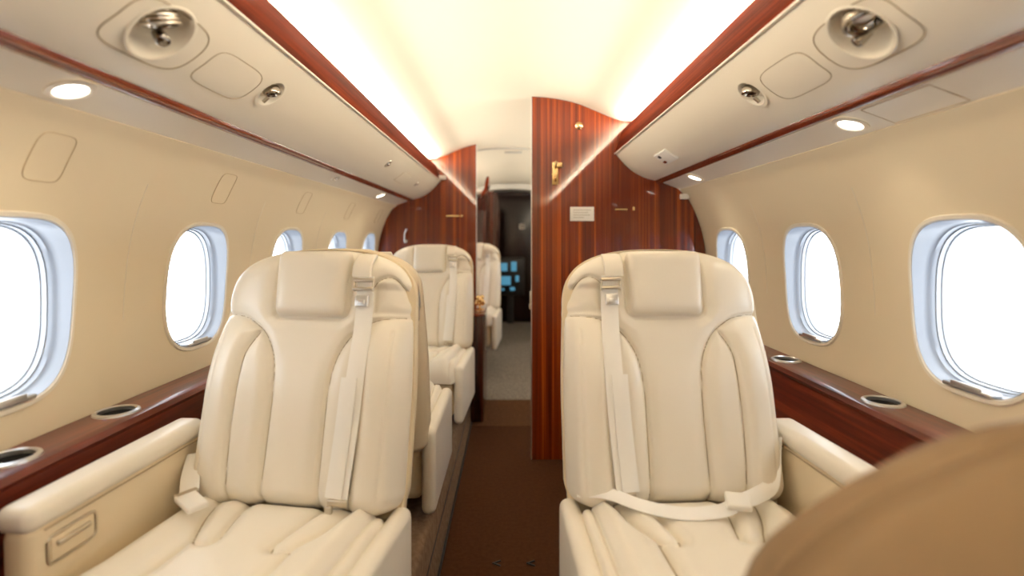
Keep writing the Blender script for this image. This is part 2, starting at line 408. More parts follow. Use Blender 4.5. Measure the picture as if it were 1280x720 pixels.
def big_lamp(S, side):
    fm = S.frame(S.q(.672), .955); K = Matrix.Scale(1.2, 4)
    t = thing('reading_light', 'large chrome eyeball reading light in a round recess, %s overhead panel' % side, 'reading light')
    t.matrix_world = fm
    b = bmesh.new(); add_lathe(b, [(.0525,.0015),(.0515,.0),(.050,-.012),(.044,-.03),(.030,-.042),(0,-.046)], 40, K); obj('bowl', b, M['bin'], t)
    b = bmesh.new(); add_lathe(b, [(.0515,-.001),(.0515,.0015),(.0545,.0022),(.057,.0005)], 40, K); obj('bowl_rim', b, M['bin'], t)
    # chrome ball head tipped in the recess
    yv = -1 if side == 'left' else 1
    hd = Matrix.Translation((-.018, yv*.014, -.016)) @ Matrix.Scale(1.25, 4) @ Matrix.Rotation(math.radians(35), 4, 'Y') @ Matrix.Rotation(math.radians(-20), 4, 'X')
    b = bmesh.new(); add_lathe(b, [(0,-.026),(.018,-.022),(.027,-.008),(.028,.0),(.025,.010),(.022,.013),(.019,.012),(.017,.004),(.010,-.003),(0,-.004)], 36, hd); obj('lamp_head', b, M['lamp_metal'], t)
    b = bmesh.new()
    for k in range(5): add_lathe(b, [(.0255-.001*k,.011-.006*k),(.0290-.0006*k,.010-.006*k),(.0290-.0006*k,.008-.006*k),(.0255-.001*k,.007-.006*k)], 30, hd)
    obj('cooling_rings', b, M['nickel'], t)
    b = bmesh.new(); add_lathe(b, [(0,0),(.0165,0),(.0165,.0015),(0,.003)], 24, hd @ Matrix.Translation((0,0,.0))); obj('lens', b, M['nickel'], t)
    kn = Matrix.Translation((.012, -yv*.018, -.008)) @ Matrix.Rotation(math.radians(20), 4, 'X')
    b = bmesh.new(); add_lathe(b, [(0,-.018),(.012,-.016),(.0135,0),(.013,.010),(.009,.014),(0,.015)], 24, kn); obj('swivel_knob', b, M['lamp_metal'], t)
    return t
big_lamp(SL, 'left'); big_lamp(SR, 'right')
def vent(S, y, r, label, x=.664, sunk=True, name='air_vent', cat='air vent', grp=None):
    fm = S.frame(S.q(x), y); t = thing(name, label, cat, group=grp); t.matrix_world = fm
    if sunk:
        b = bmesh.new(); add_lathe(b, [(r*1.25,.0008),(r*1.05,.0018),(r*1.0,.0),(r*.95,-.010),(r*.75,-.02),(0,-.024)], 32); obj('socket', b, M['bin'], t)
        hd = Matrix.Translation((-r*.15,0,-.004)) @ Matrix.Rotation(math.radians(30),4,'Y')
        b = bmesh.new(); add_lathe(b, [(0,-.014),(r*.5,-.012),(r*.62,0),(r*.55,.009),(r*.4,.011),(r*.3,.006),(r*.12,.005),(r*.1,.012),(0,.013)], 28, hd); obj('nozzle', b, M['lamp_metal'], t)
        b = bmesh.new(); add_rbox(b, r*.55,0,.002, r*.5,r*.22,.008, r=.002); obj('lever', b, M['nickel'], t)
    else:
        b = bmesh.new(); add_lathe(b, [(0,.001),(r*.6,.004),(r,.003),(r*1.1,0),(r*1.05,-.003),(0,-.003)], 28); obj('ring', b, M['nickel'], t)
        b = bmesh.new(); add_lathe(b, [(0,.008),(r*.35,.007),(r*.45,.003)], 20); obj('nozzle', b, M['chrome'], t)
    return t
vent(SL, 1.372, .040, 'small chrome air vent beside the square cover in the left overhead panel')
vent(SR, 1.372, .040, 'small chrome air vent beside the square cover in the right overhead panel')
vent(SL, 2.66, .022, 'tiny round air vent far along the left overhead panel', sunk=False, x=.660)
vent(SL, 3.52, .020, 'farthest small nozzle near the end of the left overhead panel', sunk=False, x=.672)
vent(SSL, 2.50, .022, 'small dark round nozzle in the flat strip above the left wall', sunk=False, x=.885)
# square cover by the far left nozzle and switch plate on the right
def line_on(parent, pts, m, r=.0011):
    bm = bmesh.new(); add_tube(bm, pts, r, 5, closed=True); return obj('panel_joint', bm, m, parent)
obj('access_panel', SL.patch(SL.q(.650), SL.q(.72), 3.02, 3.26, .002, 6), M['bin'], LT); line_on(LT, SL.outline(SL.q(.650), SL.q(.72), 3.02, 3.26, 6), M['seam2'])
t = thing('call_switch_plate', 'raised cream switch plate near the end of the right overhead panel', 'switch plate'); t.matrix_world = SR.frame(SR.q(.70), 2.24)
obj('plate', rbox(0,0,.003,.075,.16,.012,r=.004), M['plate'], t)
obj('switch', rbox(-.018,-.03,.010,.016,.022,.006,r=.002), M['black'], t); obj('switch', rbox(.018,-.05,.010,.014,.026,.006,r=.002), M['wood_long'], t)
def downlight(S, s, y, label, es=1.0, r=.030, x=.897):
    fm = S.frame(S.q(x), y); t = thing('downlight', label, 'ceiling light', group='round downlights above the side walls'); t.matrix_world = fm
    b = bmesh.new(); add_lathe(b, [(r,.001),(r,.004),(r*1.15,.006),(r*1.42,.003),(r*1.46,0)], 36); obj('bezel', b, M['soffit'], t)
    b = bmesh.new(); add_lathe(b, [(0,.0035),(r*.8,.003),(r*1.01,.0015)], 30); obj('lens', b, M['lampface'], t)
    L = bpy.data.lights.new('downlight_lamp', 'SPOT'); L.energy = es; L.color = (1,.88,.68); L.spot_size = math.radians(120); L.spot_blend = .8; L.shadow_soft_size = .03
    lo = bpy.data.objects.new('downlight_lamp', L); C.objects.link(lo); lo.location = fm @ Vector((0,0,.015)); lo.rotation_euler = (0, 0, 0)
DL = 2.2
downlight(SSL, -1, 1.01, 'bright oval-looking downlight over the nearest left window', DL)
downlight(SSR, 1, 1.31, 'bright downlight above the large right window, beside the trim strip', DL)
downlight(SSR, 1, 2.42, 'small downlight over the far right window near the wooden bulkhead', DL)
downlight(SSL, -1, 3.40, 'dim far downlight at the end of the left side strip', DL)
# cove lamps lying in the trays, and added fill lamps past the bulkheads
def cove_or_fill(s, ya, yb, e):
    L = bpy.data.lights.new('cove_or_fill_lamp', 'AREA'); L.shape = 'RECTANGLE'; L.size = .02; L.size_y = yb-ya; L.energy = e; L.color = (1,.90,.73)
    o = bpy.data.objects.new('cove_or_fill_lamp', L); C.objects.link(o); o.location = (s*.668, (ya+yb)/2, CZ+.630)
    o.rotation_euler = (0, math.atan2(s*.75, -.6), 0)
    return o
COVE = 10.0
for s, ye in ((-1, YL), (1, YR)):
    n = 3; ya = Y0+.05; seg = (ye-.06-ya)/n
    for i in range(n): cove_or_fill(s, ya+i*seg, ya+(i+1)*seg, COVE*seg)

cove_or_fill(-1, YL+.1, 6.9, 5.0*2.7); cove_or_fill(1, YR+.1, 6.9, 5.0*4)  # added unseen fill lamps, no trays here, to brighten the aft ceiling
# ------------------------------------------------------------------ wall details
for s, wl in ((-1, WINL), (1, WINR)):
    W = Surf(WALL, -s); W = Surf(WALL, s)
    par = bpy.data.objects['wall_left' if s < 0 else 'wall_right']
    def wpt(h, y, off): 
        i = min(range(len(WALL)), key=lambda k: abs(WALL[k][1]-h)); x = wall_x(h)
        return Vector((s*(x-off), y, CZ+h))
    for y in (wl[4:9] if s < 0 else []):
        ya = y + (.02 if s < 0 else .03)
        out = [wpt(.183+b, ya+a, .0008) for a, b in sup(.046, .052, 5, 40)]
        bm = bmesh.new(); add_tube(bm, out, .0015, 5, closed=True); obj('cover_joint', bm, M['seam2'], par)
    for y in [(a+b)/2 for a, b in zip(wl[3:], wl[4:])][:4]:
        bm = bmesh.new(); add_tube(bm, [wpt(h, y+.0, .0004) for h in [.16-.03*k for k in range(14)]], .0009, 5); obj('panel_joint', bm, M['rim'], par)

# ------------------------------------------------------------------ bulkheads
def bulkhead(s, y, xin, label):
    t = thing('bulkhead', label, 'bulkhead', (0, y, 0))
    ce = [(x, CZ+h-.001) for x, h in CEIL if x > xin+.01]
    top_h = np.interp(xin, [p[0] for p in CEIL], [p[1] for p in CEIL])
    pts = [(xin, .001), (xin, CZ+top_h-.001)] + ce + [(.95, CZ+.283)] + [(x-.003, CZ+h) for x, h in WALL[1:-1]] + [(1.045, RF+.002), (.36+.05 if s > 0 else .325, RF+.002), (.36 if s > 0 else .268, .001)]
    obj('panel', prism_y([(s*x, z) for x, z in pts], 0, .035), M['wood'], t, smooth=False)
    e = [(xin-.004, .003), (xin-.004, CZ+top_h-.004), (xin-.0002, CZ+top_h-.004), (xin-.0002, .003)]
    obj('edge_strip', prism_y([(s*x, z) for x, z in e], -.003, .038), M['silver'], t, smooth=False)
    return t
BR = bulkhead(1, YR, .117, 'striped glossy mahogany bulkhead right of the aisle, behind the right seat')
BL = bulkhead(-1, YL, .290, 'farther mahogany bulkhead left of the aisle, behind the second left seat')
def px(x, y, Y): return ((x-639)/F*Y, Y, CZ-(y-300)/F*Y)
# latch on right bulkhead edge
p = px(664, 372, YR); b = rbox(p[0]-.003, .012, p[2], .010, .03, .07, r=.003); add_rbox(b, p[0]-.006, .0, p[2]-.05, .012, .02, .03, r=.003); obj('latch', b, M['nickel'], BR)
# engraved plate with lines of small writing
p = px(727.5, 267.5, YR)
t = thing('placard', 'small white placard on the right bulkhead above the seat', 'placard', (p[0], YR, p[2]))
obj('plate', rbox(0,-.0035,0,.135,.006,.080,r=.0025), M['plate'], t)
b = bmesh.new()
for i, (w, z) in enumerate(((.10,.022),(.085,.008),(.095,-.006),(.06,-.020))): add_rbox(b, -(.10-w)/2, -.007, z, w, .0012, .0045, r=0)
obj('print_lines', b, mat('print', (.55,.50,.42), .6), t)
p = px(776, 262, YR)
t = thing('door_handle', 'slim brass handle on the right bulkhead beside the placard', 'handle', (p[0], YR, p[2]))
obj('bar', rbox(0,-.012,0,.07,.008,.010,r=.003), M['gold'], t); [obj('mount', rbox(q,-.0055,0,.006,.010,.006,r=.001), M['gold'], t) for q in (-.026,.026)]
obj('keyhole_button', rbox(.072,-.0035,.005,.012,.006,.022,r=.002), M['gold'], t)
p = px(724, 157, YR); b = bmesh.new(); add_lathe(b, [(0,.010),(.012,.009),(.018,.004),(.022,0),(0,0)], 24, Matrix.Translation(p) @ Matrix.Rotation(PI/2,4,'X')); tag(obj('wall_button', b, M['gold'], None), 'small round brass button high on the right bulkhead', 'button')
# brass coat hook
p = px(694, 217, YR)
t = thing('coat_hook', 'polished brass coat hook near the aisle edge of the right bulkhead', 'hook', (p[0], YR, p[2]))
obj('back_plate', rbox(0,-.004,.0,.035,.007,.13,r=.003), M['gold'], t)
b = bmesh.new(); add_tube(b, [(0,-.006,.035),(0,-.035,.030),(0,-.055,.045),(0,-.055,.06)], [.006,.005,.006,.009], 10); obj('upper_prong', b, M['gold'], t)
b = bmesh.new(); add_tube(b, [(0,-.006,-.03),(0,-.04,-.045),(0,-.06,-.03),(0,-.058,-.012)], [.006,.005,.006,.008], 10); obj('lower_prong', b, M['gold'], t)
b = bmesh.new(); add_rbox(b, .022,-.015,.045,.035,.02,.03,r=.005); obj('catch', b, M['gold'], t)
p = px(854, 246, YR); tag(obj('corner_bracket', rbox(p[0],YR-.02,p[2]-.0,.045,.034,.03,r=.005), M['plate']), 'little white bracket at the outer top corner of the right bulkhead', 'bracket')
# left bulkhead hardware
p = px(566, 270, YL)
t = thing('bulkhead_latch', 'tiny brass latch bar on the left bulkhead above the second seat', 'latch', (p[0], YL, p[2])); obj('bar', rbox(0,-.007,0,.11,.010,.012,r=.003), M['gold'], t); obj('knob', rbox(.075,-.010,0,.018,.018,.018,r=.006), M['gold'], t)
p = px(504, 297, YL-.1)
t = thing('bulkhead_lamp', 'small slim metal lamp beside the wall edge of the left bulkhead', 'lamp', (p[0], YL, p[2])); b = bmesh.new(); add_tube(b, [(0,-.002,-.03),(0,-.05,-.03),(0,-.05,.03),(.02,-.06,.07)], [.006,.006,.006,.010], 10); obj('stem', b, M['silver'], t); b = bmesh.new(); add_lathe(b, [(0,0),(.014,0),(.014,.01),(0,.012)], 18, Matrix.Translation((0,0,-.03)) @ Matrix.Rotation(PI/2,4,'X')); obj('mount', b, M['silver'], t)
p = px(553, 222, YL-.02); tag(obj('end_bracket', rbox(p[0],YL-.024,p[2],.06,.03,.035,r=.006), M['plate']), 'little cream bracket where the left locker meets the bulkhead', 'bracket')

# ------------------------------------------------------------------ aft corridor
t = thing('wardrobe', 'dark wooden wardrobe far down the left side of the aisle', 'wardrobe', (0, 5.7, 0))
pts = [(-.155, RF+.003), (-.155, CZ+.50), (-.17, CZ+.54), (-.21, CZ+.56), (-.80, CZ+.50), (-.86, CZ+.40), (-1.0, CZ+.1), (-1.04, CZ-.3), (-1.03, RF+.003)]
obj('body', prism_y(pts, 0, 1.40), M['wood_dark'], t, smooth=False)
obj('door', rbox(-.6, -.012, .98, .62, .02, 1.2, r=.004), M['wood_dark'], t); obj('knob', rbox(-.33, -.03, .95, .03, .02, .03, r=.008), M['gold'], t)
# valance end with a rounded wooden leaf
p = px(607, 232, 5.2)
t = thing('curtain_valance', 'dark rounded wooden valance end just past the left bulkhead', 'valance', (p[0], 5.2, p[2]))
b = prism_y([(x, z) for x, z in [(-.05,-.10),(-.03,-.11),(0,-.06),(.03,.02),(.038,.08),(.028,.10),(.01,.09),(-.005,.04),(-.012,-.02)]], 0, .35); obj('leaf', b, M['wood'], t)
obj('arm', rbox(-.13,.17,-.07,.18,.3,.05,r=.015), M['silver'], t)
# end door
t = bpy.data.objects.new('door_1', None); C.objects.link(t); t['kind'] = 'structure'; t.location = (.07, Y1-.03, 0)
obj('leaf', rbox(0,0,.96,.56,.04,1.9,r=.006), M['wood_black'], t)
b = rbox(-.285,.0,.96,.02,.05,1.92,r=.003); add_rbox(b,.285,0,.96,.02,.05,1.92,r=.003); obj('frame', b, M['wood_black'], t)
obj('sign', rbox(.09,-.026,CZ+.205,.075,.008,.08,r=.002), M['plate'], t)
b = bmesh.new(); [add_rbox(b, .09, -.031, CZ+.205+z, .05, .002, .012, r=0) for z in (-.018,.0,.018)]; obj('sign_print', b, M['ink'], t)
hd = struct(obj('trim_3', prism_y([(-.75,CZ+.60),(-.5,CZ+.68),(-.2,CZ+.72),(0,CZ+.73),(.2,CZ+.72),(.5,CZ+.68),(.75,CZ+.60),(.75,CZ+.75),(.40,CZ+.765),(.2,CZ+.80),(-.2,CZ+.80),(-.40,CZ+.765),(-.75,CZ+.75)], Y1-.45, Y1-.06), M['grey']))
# galley screen with glowing blue panels
p = px(638, 347, 7.1)
t = thing('galley_display', 'glowing blue display by the dark door at the far end of the aisle', 'display', (p[0], 7.3, p[2]))
obj('housing', rbox(0,.05,-.0,.42,.10,.56,r=.012), M['black'], t)
random.seed(11)
for (x, z, w, h) in ((-.10,.14,.11,.12),(.05,.15,.08,.14),(-.07,-.06,.15,.13),(.10,-.03,.05,.09),(-.12,-.19,.06,.03),(.03,-.18,.07,.05)): obj('lit_panel', rbox(x,-.003,z,w,.006,h,r=.002), M['screen'], t)
b = rbox(0,.10,-.65,.10,.06,.76,r=.01); obj('stand', b, M['black'], t)
# ceiling fitting above the aisle beyond the bulkheads
tag(obj('ceiling_fitting', rbox(.02,4.55,CZ+.804,.16,.05,.014,r=.005), M['grey']), 'thin flat fitting on the ceiling above the far aisle', 'fitting')
struct(obj('trim_4', prism_y(Hz([(-.33,.779),(-.2,.795),(0,.803),(.2,.795),(.33,.779),(.33,.79),(.2,.808),(0,.816),(-.2,.808),(-.33,.79)]), 4.35, 4.38), M['grey']))
# low cabinet beside seat two, with gold ornament
t = thing('low_cabinet', 'low dark wooden cabinet on the aisle step behind the second left seat', 'cabinet', (-.30, 3.62, 0))
cb = prism_y([(.055,.004),(.112,.004),(.112,.725),(-.03,.725),(-.03,RF+.004),(.055-.05,RF+.004),(.026,RF-.0),(.026,.12)], -.26, .26)
obj('body', rbox(.068,0,.365,.086,.52,.72,r=.008), M['wood_dark'], t)
obj('top', rbox(.068,0,.732,.10,.54,.016,r=.005), M['wood'], t)
t = thing('gold_ornament', 'cluster of small gold balls on the low cabinet by the aisle', 'ornament', (-.225, 3.56, .7405))
random.seed(3)
b = bmesh.new(); add_lathe(b, [(0,0),(.03,0),(.03,.006),(.008,.012),(.006,.03),(0,.03)], 20); obj('foot', b, M['gold'], t)
for k in range(9):
    a = k*2.4; r = .022 if k else 0; z = .045 + .014*(k % 4)
    b = bmesh.new(); bmesh.ops.create_icosphere(b, subdivisions=2, radius=.018); b.transform(Matrix.Translation((r*math.cos(a), r*math.sin(a), z))); obj('ball', b, M['gold'], t)
# aisle floor fittings
for i, x in enumerate((-.056, .075)):
    b = bmesh.new()
    add_rbox(b, 0, .006, .003, .035, .006, .004, r=.001, mtx=Matrix.Rotation(math.radians(28),4,'Z')); add_rbox(b, 0, -.008, .003, .035, .006, .004, r=.001, mtx=Matrix.Rotation(math.radians(-28),4,'Z'))
    o = obj('floor_clip', b, M['black']); o.location = (x, 1.90, 0)
    tag(o, ('left' if i == 0 else 'right') + ' one of two tiny dark clips in the aisle carpet', 'clip')

# ------------------------------------------------------------------ seats
def seg_dist(X, Y, poly):
    D = np.full(X.shape, 9.0)
    for (ax, ay), (bx, by) in zip(poly, poly[1:]):
        dx, dy = bx-ax, by-ay; l2 = dx*dx+dy*dy+1e-12
        t = np.clip(((X-ax)*dx + (Y-ay)*dy)/l2, 0, 1)
        D = np.minimum(D, np.hypot(X-ax-t*dx, Y-ay-t*dy))
    return D
def sm(e0, e1, x): t = np.clip((x-e0)/(e1-e0), 0, 1); return t*t*(3-2*t)

def loop_mesh(front, back):
    """front/back arrays (rows, cols, 3): closed solid"""
    R_, N_, _ = front.shape; bm = bmesh.new(); rings = []
    for i in range(R_):
        rings.append([bm.verts.new(p) for p in front[i]] + [bm.verts.new(p) for p in back[i][::-1][1:-1]])
    n = len(rings[0])
    for A, B in zip(rings, rings[1:]):
        for k in range(n): bm.faces.new((A[k], A[(k+1)%n], B[(k+1)%n], B[k]))
    bm.faces.new(rings[0][::-1]); bm.faces.new(rings[-1]); return bm

S1 = smooth_pts([(.079,-.05),(.079,0),(.077,.15),(.078,.28),(.088,.36),(.118,.42),(.16,.455),(.205,.474),(.30,.482)], 5)
S2 = smooth_pts([(.160,-.05),(.163,.0),(.172,.15),(.171,.32),(.165,.385),(.142,.432)], 5)
class Seat:
    def __init__(self, sg, L=.67, rec=12, hw=.285, dome=(.16,2.6), base_y=.20, base_z=.335, clen=.50, plain=False):
        self.__dict__.update(locals()); self.rec = math.radians(rec)
    def halfw(self, t):
        b, n = self.dome; d = np.clip((t-(self.L-b))/b, 0, .9995)
        top = (1-d**n)**(1/n)
        db = np.clip((.05-t)/.05, 0, .97); bot = .86 + .14*(1-db**2)**.5
        mid = 1 - .04*sm(.25, .60, t)
        return self.hw*top*bot*mid
    def place(self, x, t, n):
        """local back frame -> seat coordinates, n = forward out of the back"""
        c, s_ = math.cos(self.rec), math.sin(self.rec)
        return np.stack([x, self.base_y + t*s_ - n*c, self.base_z + t*c + n*s_*-1*-1*0 - n*s_*1.0*0 + n*s_*0 + n*0 - n*s_*0 + (n*s_*0) + (-n*s_*-1)*0 + n*s_*0], -1) if False else np.stack([x, self.base_y + t*s_ - n*c, self.base_z + t*c + n*s_], -1)
    def depth(self, x, t, fine=True):
        hw = self.halfw(t); s = np.clip(np.abs(x)/np.maximum(hw,1e-4), 0, 1)
        T = .085
        edge = (1 - s**4.5)**(1/3.0)
        dt = np.clip((t-(self.L-.10))/.10, 0, 1); te = (1-dt**2.6)**.5
        db = np.clip((.05-t)/.05, 0, 1); be = (1-.7*db**2)**.5
        f = T*edge*te*be
        f = f - .022*sm(.28,.5,t)*(1)          # back thins towards the shoulders
        # dished centre, raised side bolsters
        low = 1-sm(.36,.50,t)
        f = f + .020*low*sm(.13,.20,np.abs(x))*(1-sm(.90,1.0,s)) - .010*(1-sm(.05,.12,np.abs(x)))*low
        if not self.plain:
            ax = np.abs(x); d1 = seg_dist(ax, t, S1); d2 = seg_dist(ax, t, S2); d = np.minimum(d1, d2)
            inb = x*self.sg
            S3 = smooth_pts([(.158,.468),(.160,.52),(.172,.565),(.205,.588),(.235,.575),(.262,.53)], 5)
            d3 = seg_dist(inb, t, S3); d = np.minimum(d, d3)
            HR = [(.109,.70),(.109,.50),(.104,.482),(.09,.474),(0,.474)]
            d = np.minimum(d, seg_dist(ax, t, HR)); S5 = [(.243,.04),(.246,.25),(.240,.44)]
            d5 = seg_dist(ax, t, S5)
            if fine:
                f = f + .010*(1-np.exp(-(d/.022)**2))-.010
                f = f - .011*np.exp(-(d/.0045)**2) - .003*np.exp(-(d5/.004)**2)
            # recessed panel beneath the arch, inboard side
            ins = (inb > .162) & (t > .478) & (t < .585)
            k = sm(.166,.178,inb)*sm(.480,.490,t)*(1-sm(.552,.575,t+.0*inb))
            f = f - .016*k
        return f
    def backrest(self):
        R_, N_ = (190, 170) if not self.plain else (60, 60)
        u = np.linspace(0, 1, R_); t = self.L*(u); 
        t = np.concatenate([np.linspace(0, self.L-.06, R_-40), self.L-.06 + .0599*np.sin(np.linspace(0, PI/2, 41))[1:]])
        th = np.linspace(-1, 1, N_); s = np.sin(th*PI/2*.0+0)+th
        s = np.sign(th)*(1-(1-np.abs(th))**1.35)
        Tm, Sm = np.meshgrid(t, s, indexing='ij'); X = Sm*self.halfw(Tm)
        fr = self.place(X, Tm, self.depth(X, Tm))
        e = (1-np.abs(Sm)**5)**.4; dt = np.clip((Tm-(self.L-.06))/.06, 0, 1)
        bk = self.place(X, Tm, -.045*e*(1-dt**3)**.5)
        return loop_mesh(fr, bk)
    def shell(self):
        R_, N_ = 60, 50; hw0 = self.hw; self.hw = hw0+.004; L0 = self.L; self.L = L0+.004
        t = np.concatenate([np.linspace(-.03, self.L-.06, R_-16), self.L-.06 + .0598*np.sin(np.linspace(0, PI/2, 17))[1:]])
        th = np.linspace(-1, 1, N_); s = np.sign(th)*(1-(1-np.abs(th))**1.5)
        Tm, Sm = np.meshgrid(t, s, indexing='ij'); X = Sm*self.halfw(np.maximum(Tm,.02))
        e = (1-np.abs(Sm)**3.2)**.42; dt = np.clip((Tm-(self.L-.11))/.11, 0, 1); te = (1-dt**2.6)**.5
        fr = self.place(X, Tm, .012*np.ones_like(X)*(1-dt) - .01)
        bk = self.place(X, Tm, -.012 -(.105-(0 if self.plain else .03)*sm(.2,.6,Tm))*e*te)
        self.hw = hw0; self.L = L0
        return loop_mesh(fr, bk)
    def cushion(self):
        R_, N_ = (130, 150) if not self.plain else (50, 50); l = self.clen
        th = np.linspace(-1, 1, N_); s = np.sign(th)*(1-(1-np.abs(th))**1.4)
        v = np.linspace(-1, 1, R_); v = np.sign(v)*(1-(1-np.abs(v))**1.3)
        V, Sm = np.meshgrid(v, s, indexing='ij'); yc = self.base_y - .02 - l/2
        hw = .272*(1-.10*np.clip((np.abs(V)-.8)/.2,0,1)**2); X = Sm*hw; Y = yc - V*l/2   # V=-1 at the back
        e = ((1-np.abs(Sm)**4.5)*(1-np.abs(V)**7))**.36
        Z = .375 - .115*(1-e) + .010*np.cos(Sm*PI/2)*0
        ax = np.abs(X); yb = Y
        fr_ = 1-sm(-.6,.9,V)
        Z = Z + .022*sm(.15,.21,ax)*(1-sm(.92,1,np.abs(Sm))) - .006*(1-sm(.05,.12,ax)) + .012*sm(.2,.8,V)*(1-sm(.85,1,V))
        if not self.plain:
            C1 = smooth_pts([(.112,.24),(.105,.16),(.088,.07),(.073,.005),(.070,-.022),(.084,-.036),(.108,-.030),(.124,-.014)], 4)
            C2 = smooth_pts([(.205,.24),(.188,.16),(.160,.06),(.124,-.014),(.118,-.06),(.118,-.32)], 4)
            d = np.minimum(seg_dist(ax, yb, C1), seg_dist(ax, yb, C2))
            C3 = [(.232,.2),(.232,-.1),(.225,-.32)]
            d = np.minimum(d, seg_dist(ax, yb, C3)+.002)
            self.cs = (C1, C2); self.zf = (X, Y)
            Z = Z + .014*(1-np.exp(-(d/.020)**2))-.014 - .013*np.exp(-(d/.0045)**2)
        self.grid = (X, Y, Z)
        top = np.stack([X, Y, Z], -1); bot = np.stack([X, Y, np.full_like(X, .255)], -1)
        bot[...,2] = np.minimum(bot[...,2], Z-.001)
        return loop_mesh(top, bot)
    def build(self, label, lap='across', m=None):
        g = self.sg; ml = m or M['leather']; ms = M['leather_side'] if not m else m
        t = thing('cabin_seat', label, 'seat', (0,0,RF), 0, 'leather cabin seats')
        obj('backrest', self.backrest(), ml, t, angle=180)
        if not self.plain:
            bk_ = t.children[0]
            def seam(pl, par, fn, r=.0013):
                bm = bmesh.new(); add_tube(bm, [tuple(q) for q in fn(pl)], r, 5); obj('seam', bm, M['seam'], par)
            def onback(pl):
                x = np.array([q[0] for q in pl]); tt = np.array([q[1] for q in pl]); return self.place(x, tt, self.depth(x, tt)+.0006)
            for q in (1, -1):
                seam([(q*x, y) for x, y in S1 if y > .012 and x < self.halfw(y)-.012], bk_, onback)
                seam([(q*x, y) for x, y in S2 if y > .012], bk_, onback)
            seam([(g*x, y) for x, y in smooth_pts([(.158,.478),(.160,.52),(.172,.565),(.205,.588),(.235,.575),(.262,.53)], 5)], bk_, onback)
        obj('back_shell', self.shell(), ms, t, angle=180)
        obj('cushion', self.cushion(), ml, t, angle=180)
        if not self.plain:
            X, Y, Z = self.grid; cu = [c for c in t.children if c.name.startswith('cushion')][0]
            def oncush(pl):
                out = []
                for x, y in pl:
                    d = (X-x)**2 + (Y-y)**2; i = np.argsort(d, axis=None)[:4]; wt = 1/(d.flat[i]+1e-7)
                    out.append((x, y, float((Z.flat[i]*wt).sum()/wt.sum())+.0016))
                return out
            for q in (1, -1):
                for cv in self.cs: seam([(q*x, y) for x, y in cv if -.27 < y < .17], cu, oncush)
        l = self.clen; yc = self.base_y-.02-l/2
        bm = rbox(0, yc+.01, .155, .50, l-.06, .19, r=.03); obj('seat_base', bm, ms, t)
        bm = rbox(0, yc+.02, .034, .36, l-.14, .062, r=.01); obj('pedestal', bm, M['black'], t)
        # inboard stowed armrest panel
        bm = rbox(g*.279, yc+.025, .190, .052, l+.02, .31, r=.024, seg=5); obj('side_panel', bm, ml, t)
        # outboard armrest
        ya, yb = self.base_y+.05, -.206 if not self.plain else yc-l/2+.04
        ym, yl = (ya+yb)/2, ya-yb
        arm = thing_part('armrest', t)
        bm = rbox(-g*.318, ym, .275, .062, yl, .43, r=.022, seg=5); a = obj('armrest', bm, ms, t); bpy.data.objects.remove(arm)
        bm = rbox(-g*.320, ym, .503, .078, yl+.008, .052, r=.022, seg=6); obj('arm_pad', bm, ml, a)
        if not self.plain:
            bm = bmesh.new(); add_tube(bm, [(-g*.2845, ya-.03, .476), (-g*.2845, yb+.03, .476)], .0016, 6); obj('pad_seam', bm, M['seam'], a)
            x = -g*.2865; yq = yb+.085
            bm = bmesh.new()
            pl = [(x, yq+p_, 428e-3+q_) for p_, q_ in sup(.050,.028,6,32)]; add_tube(bm, pl, .0035, 6, closed=True); obj('latch_frame', bm, M['nickel'], a)
            obj('latch_plate', rbox(x+0*g, yq, .428, .004, .088, .046, r=.0015), M['leather_side'], a)
            bm = rbox(x+g*.004, yq, .436, .008, .070, .010, r=.003); obj('latch_handle', bm, M['nickel'], a)
            # headrest pillow
            X_, T_ = np.array([0.]), np.array([.572]); P = self.place(X_, T_, np.array([.070]))[0]
            bm = bmesh.new(); rows = []
            N_, R_ = 40, 34
            th = np.linspace(-1,1,N_); s = np.sign(th)*(1-(1-np.abs(th))**1.5); v = np.sign(np.linspace(-1,1,R_))*(1-(1-np.abs(np.linspace(-1,1,R_)))**1.5)
            V, Sm = np.meshgrid(v, s, indexing='ij')
            hwp = .101 + .004*V; corner = (1-np.clip((np.abs(V)-.78)/.22,0,.98)**2.2)**.5; hwp = hwp*(.86+.14*corner)
            Xp = Sm*hwp; Tp = .568 + V*.088
            e = ((1-np.abs(Sm)**6)*(1-np.abs(V)**6))**.35
            fr = self.place(Xp, Tp, .050 + .034*e); bk = self.place(Xp, Tp, .050 - .034*e)
            obj('headrest', loop_mesh(fr, bk), ml, t, angle=180)
            # padded shoulder hood that the harness comes out of
            th = np.linspace(-1,1,24); vv = np.linspace(-1,1,24)
            V, Sm = np.meshgrid(vv, th, indexing='ij')
            def bodyp(x, tt, off): 
                x = np.array(x, float); tt = np.array(tt, float); return self.place(x, tt, self.depth(x, tt, False)+off)
            sx = .156
            # leather tab over the top
            ts = np.linspace(.648, .585, 10); pts = bodyp(np.full(10, g*(sx-.012)), ts, .006 + .004*np.sin(np.linspace(0,PI,10)))
            obj('shoulder_tab', strap([tuple(p) for p in pts], .052, .010, (1,0,0)), ml, t)
            bm = bmesh.new(); p0 = bodyp([g*sx],[.575],.016)[0]; rot = Matrix.Rotation(-self.rec, 4, 'X')
            add_rbox(bm, *p0, .058, .010, .010, r=.003, mtx=rot); p1 = bodyp([g*sx],[.552],.016)[0]; add_rbox(bm, *p1, .058, .008, .009, r=.003, mtx=rot)
            p2 = bodyp([g*sx],[.562],.014)[0]; add_rbox(bm, p2[0]-.026, p2[1], p2[2], .006,.008,.034, r=.002, mtx=rot); add_rbox(bm, p2[0]+.026, p2[1], p2[2], .006,.008,.034, r=.002, mtx=rot)
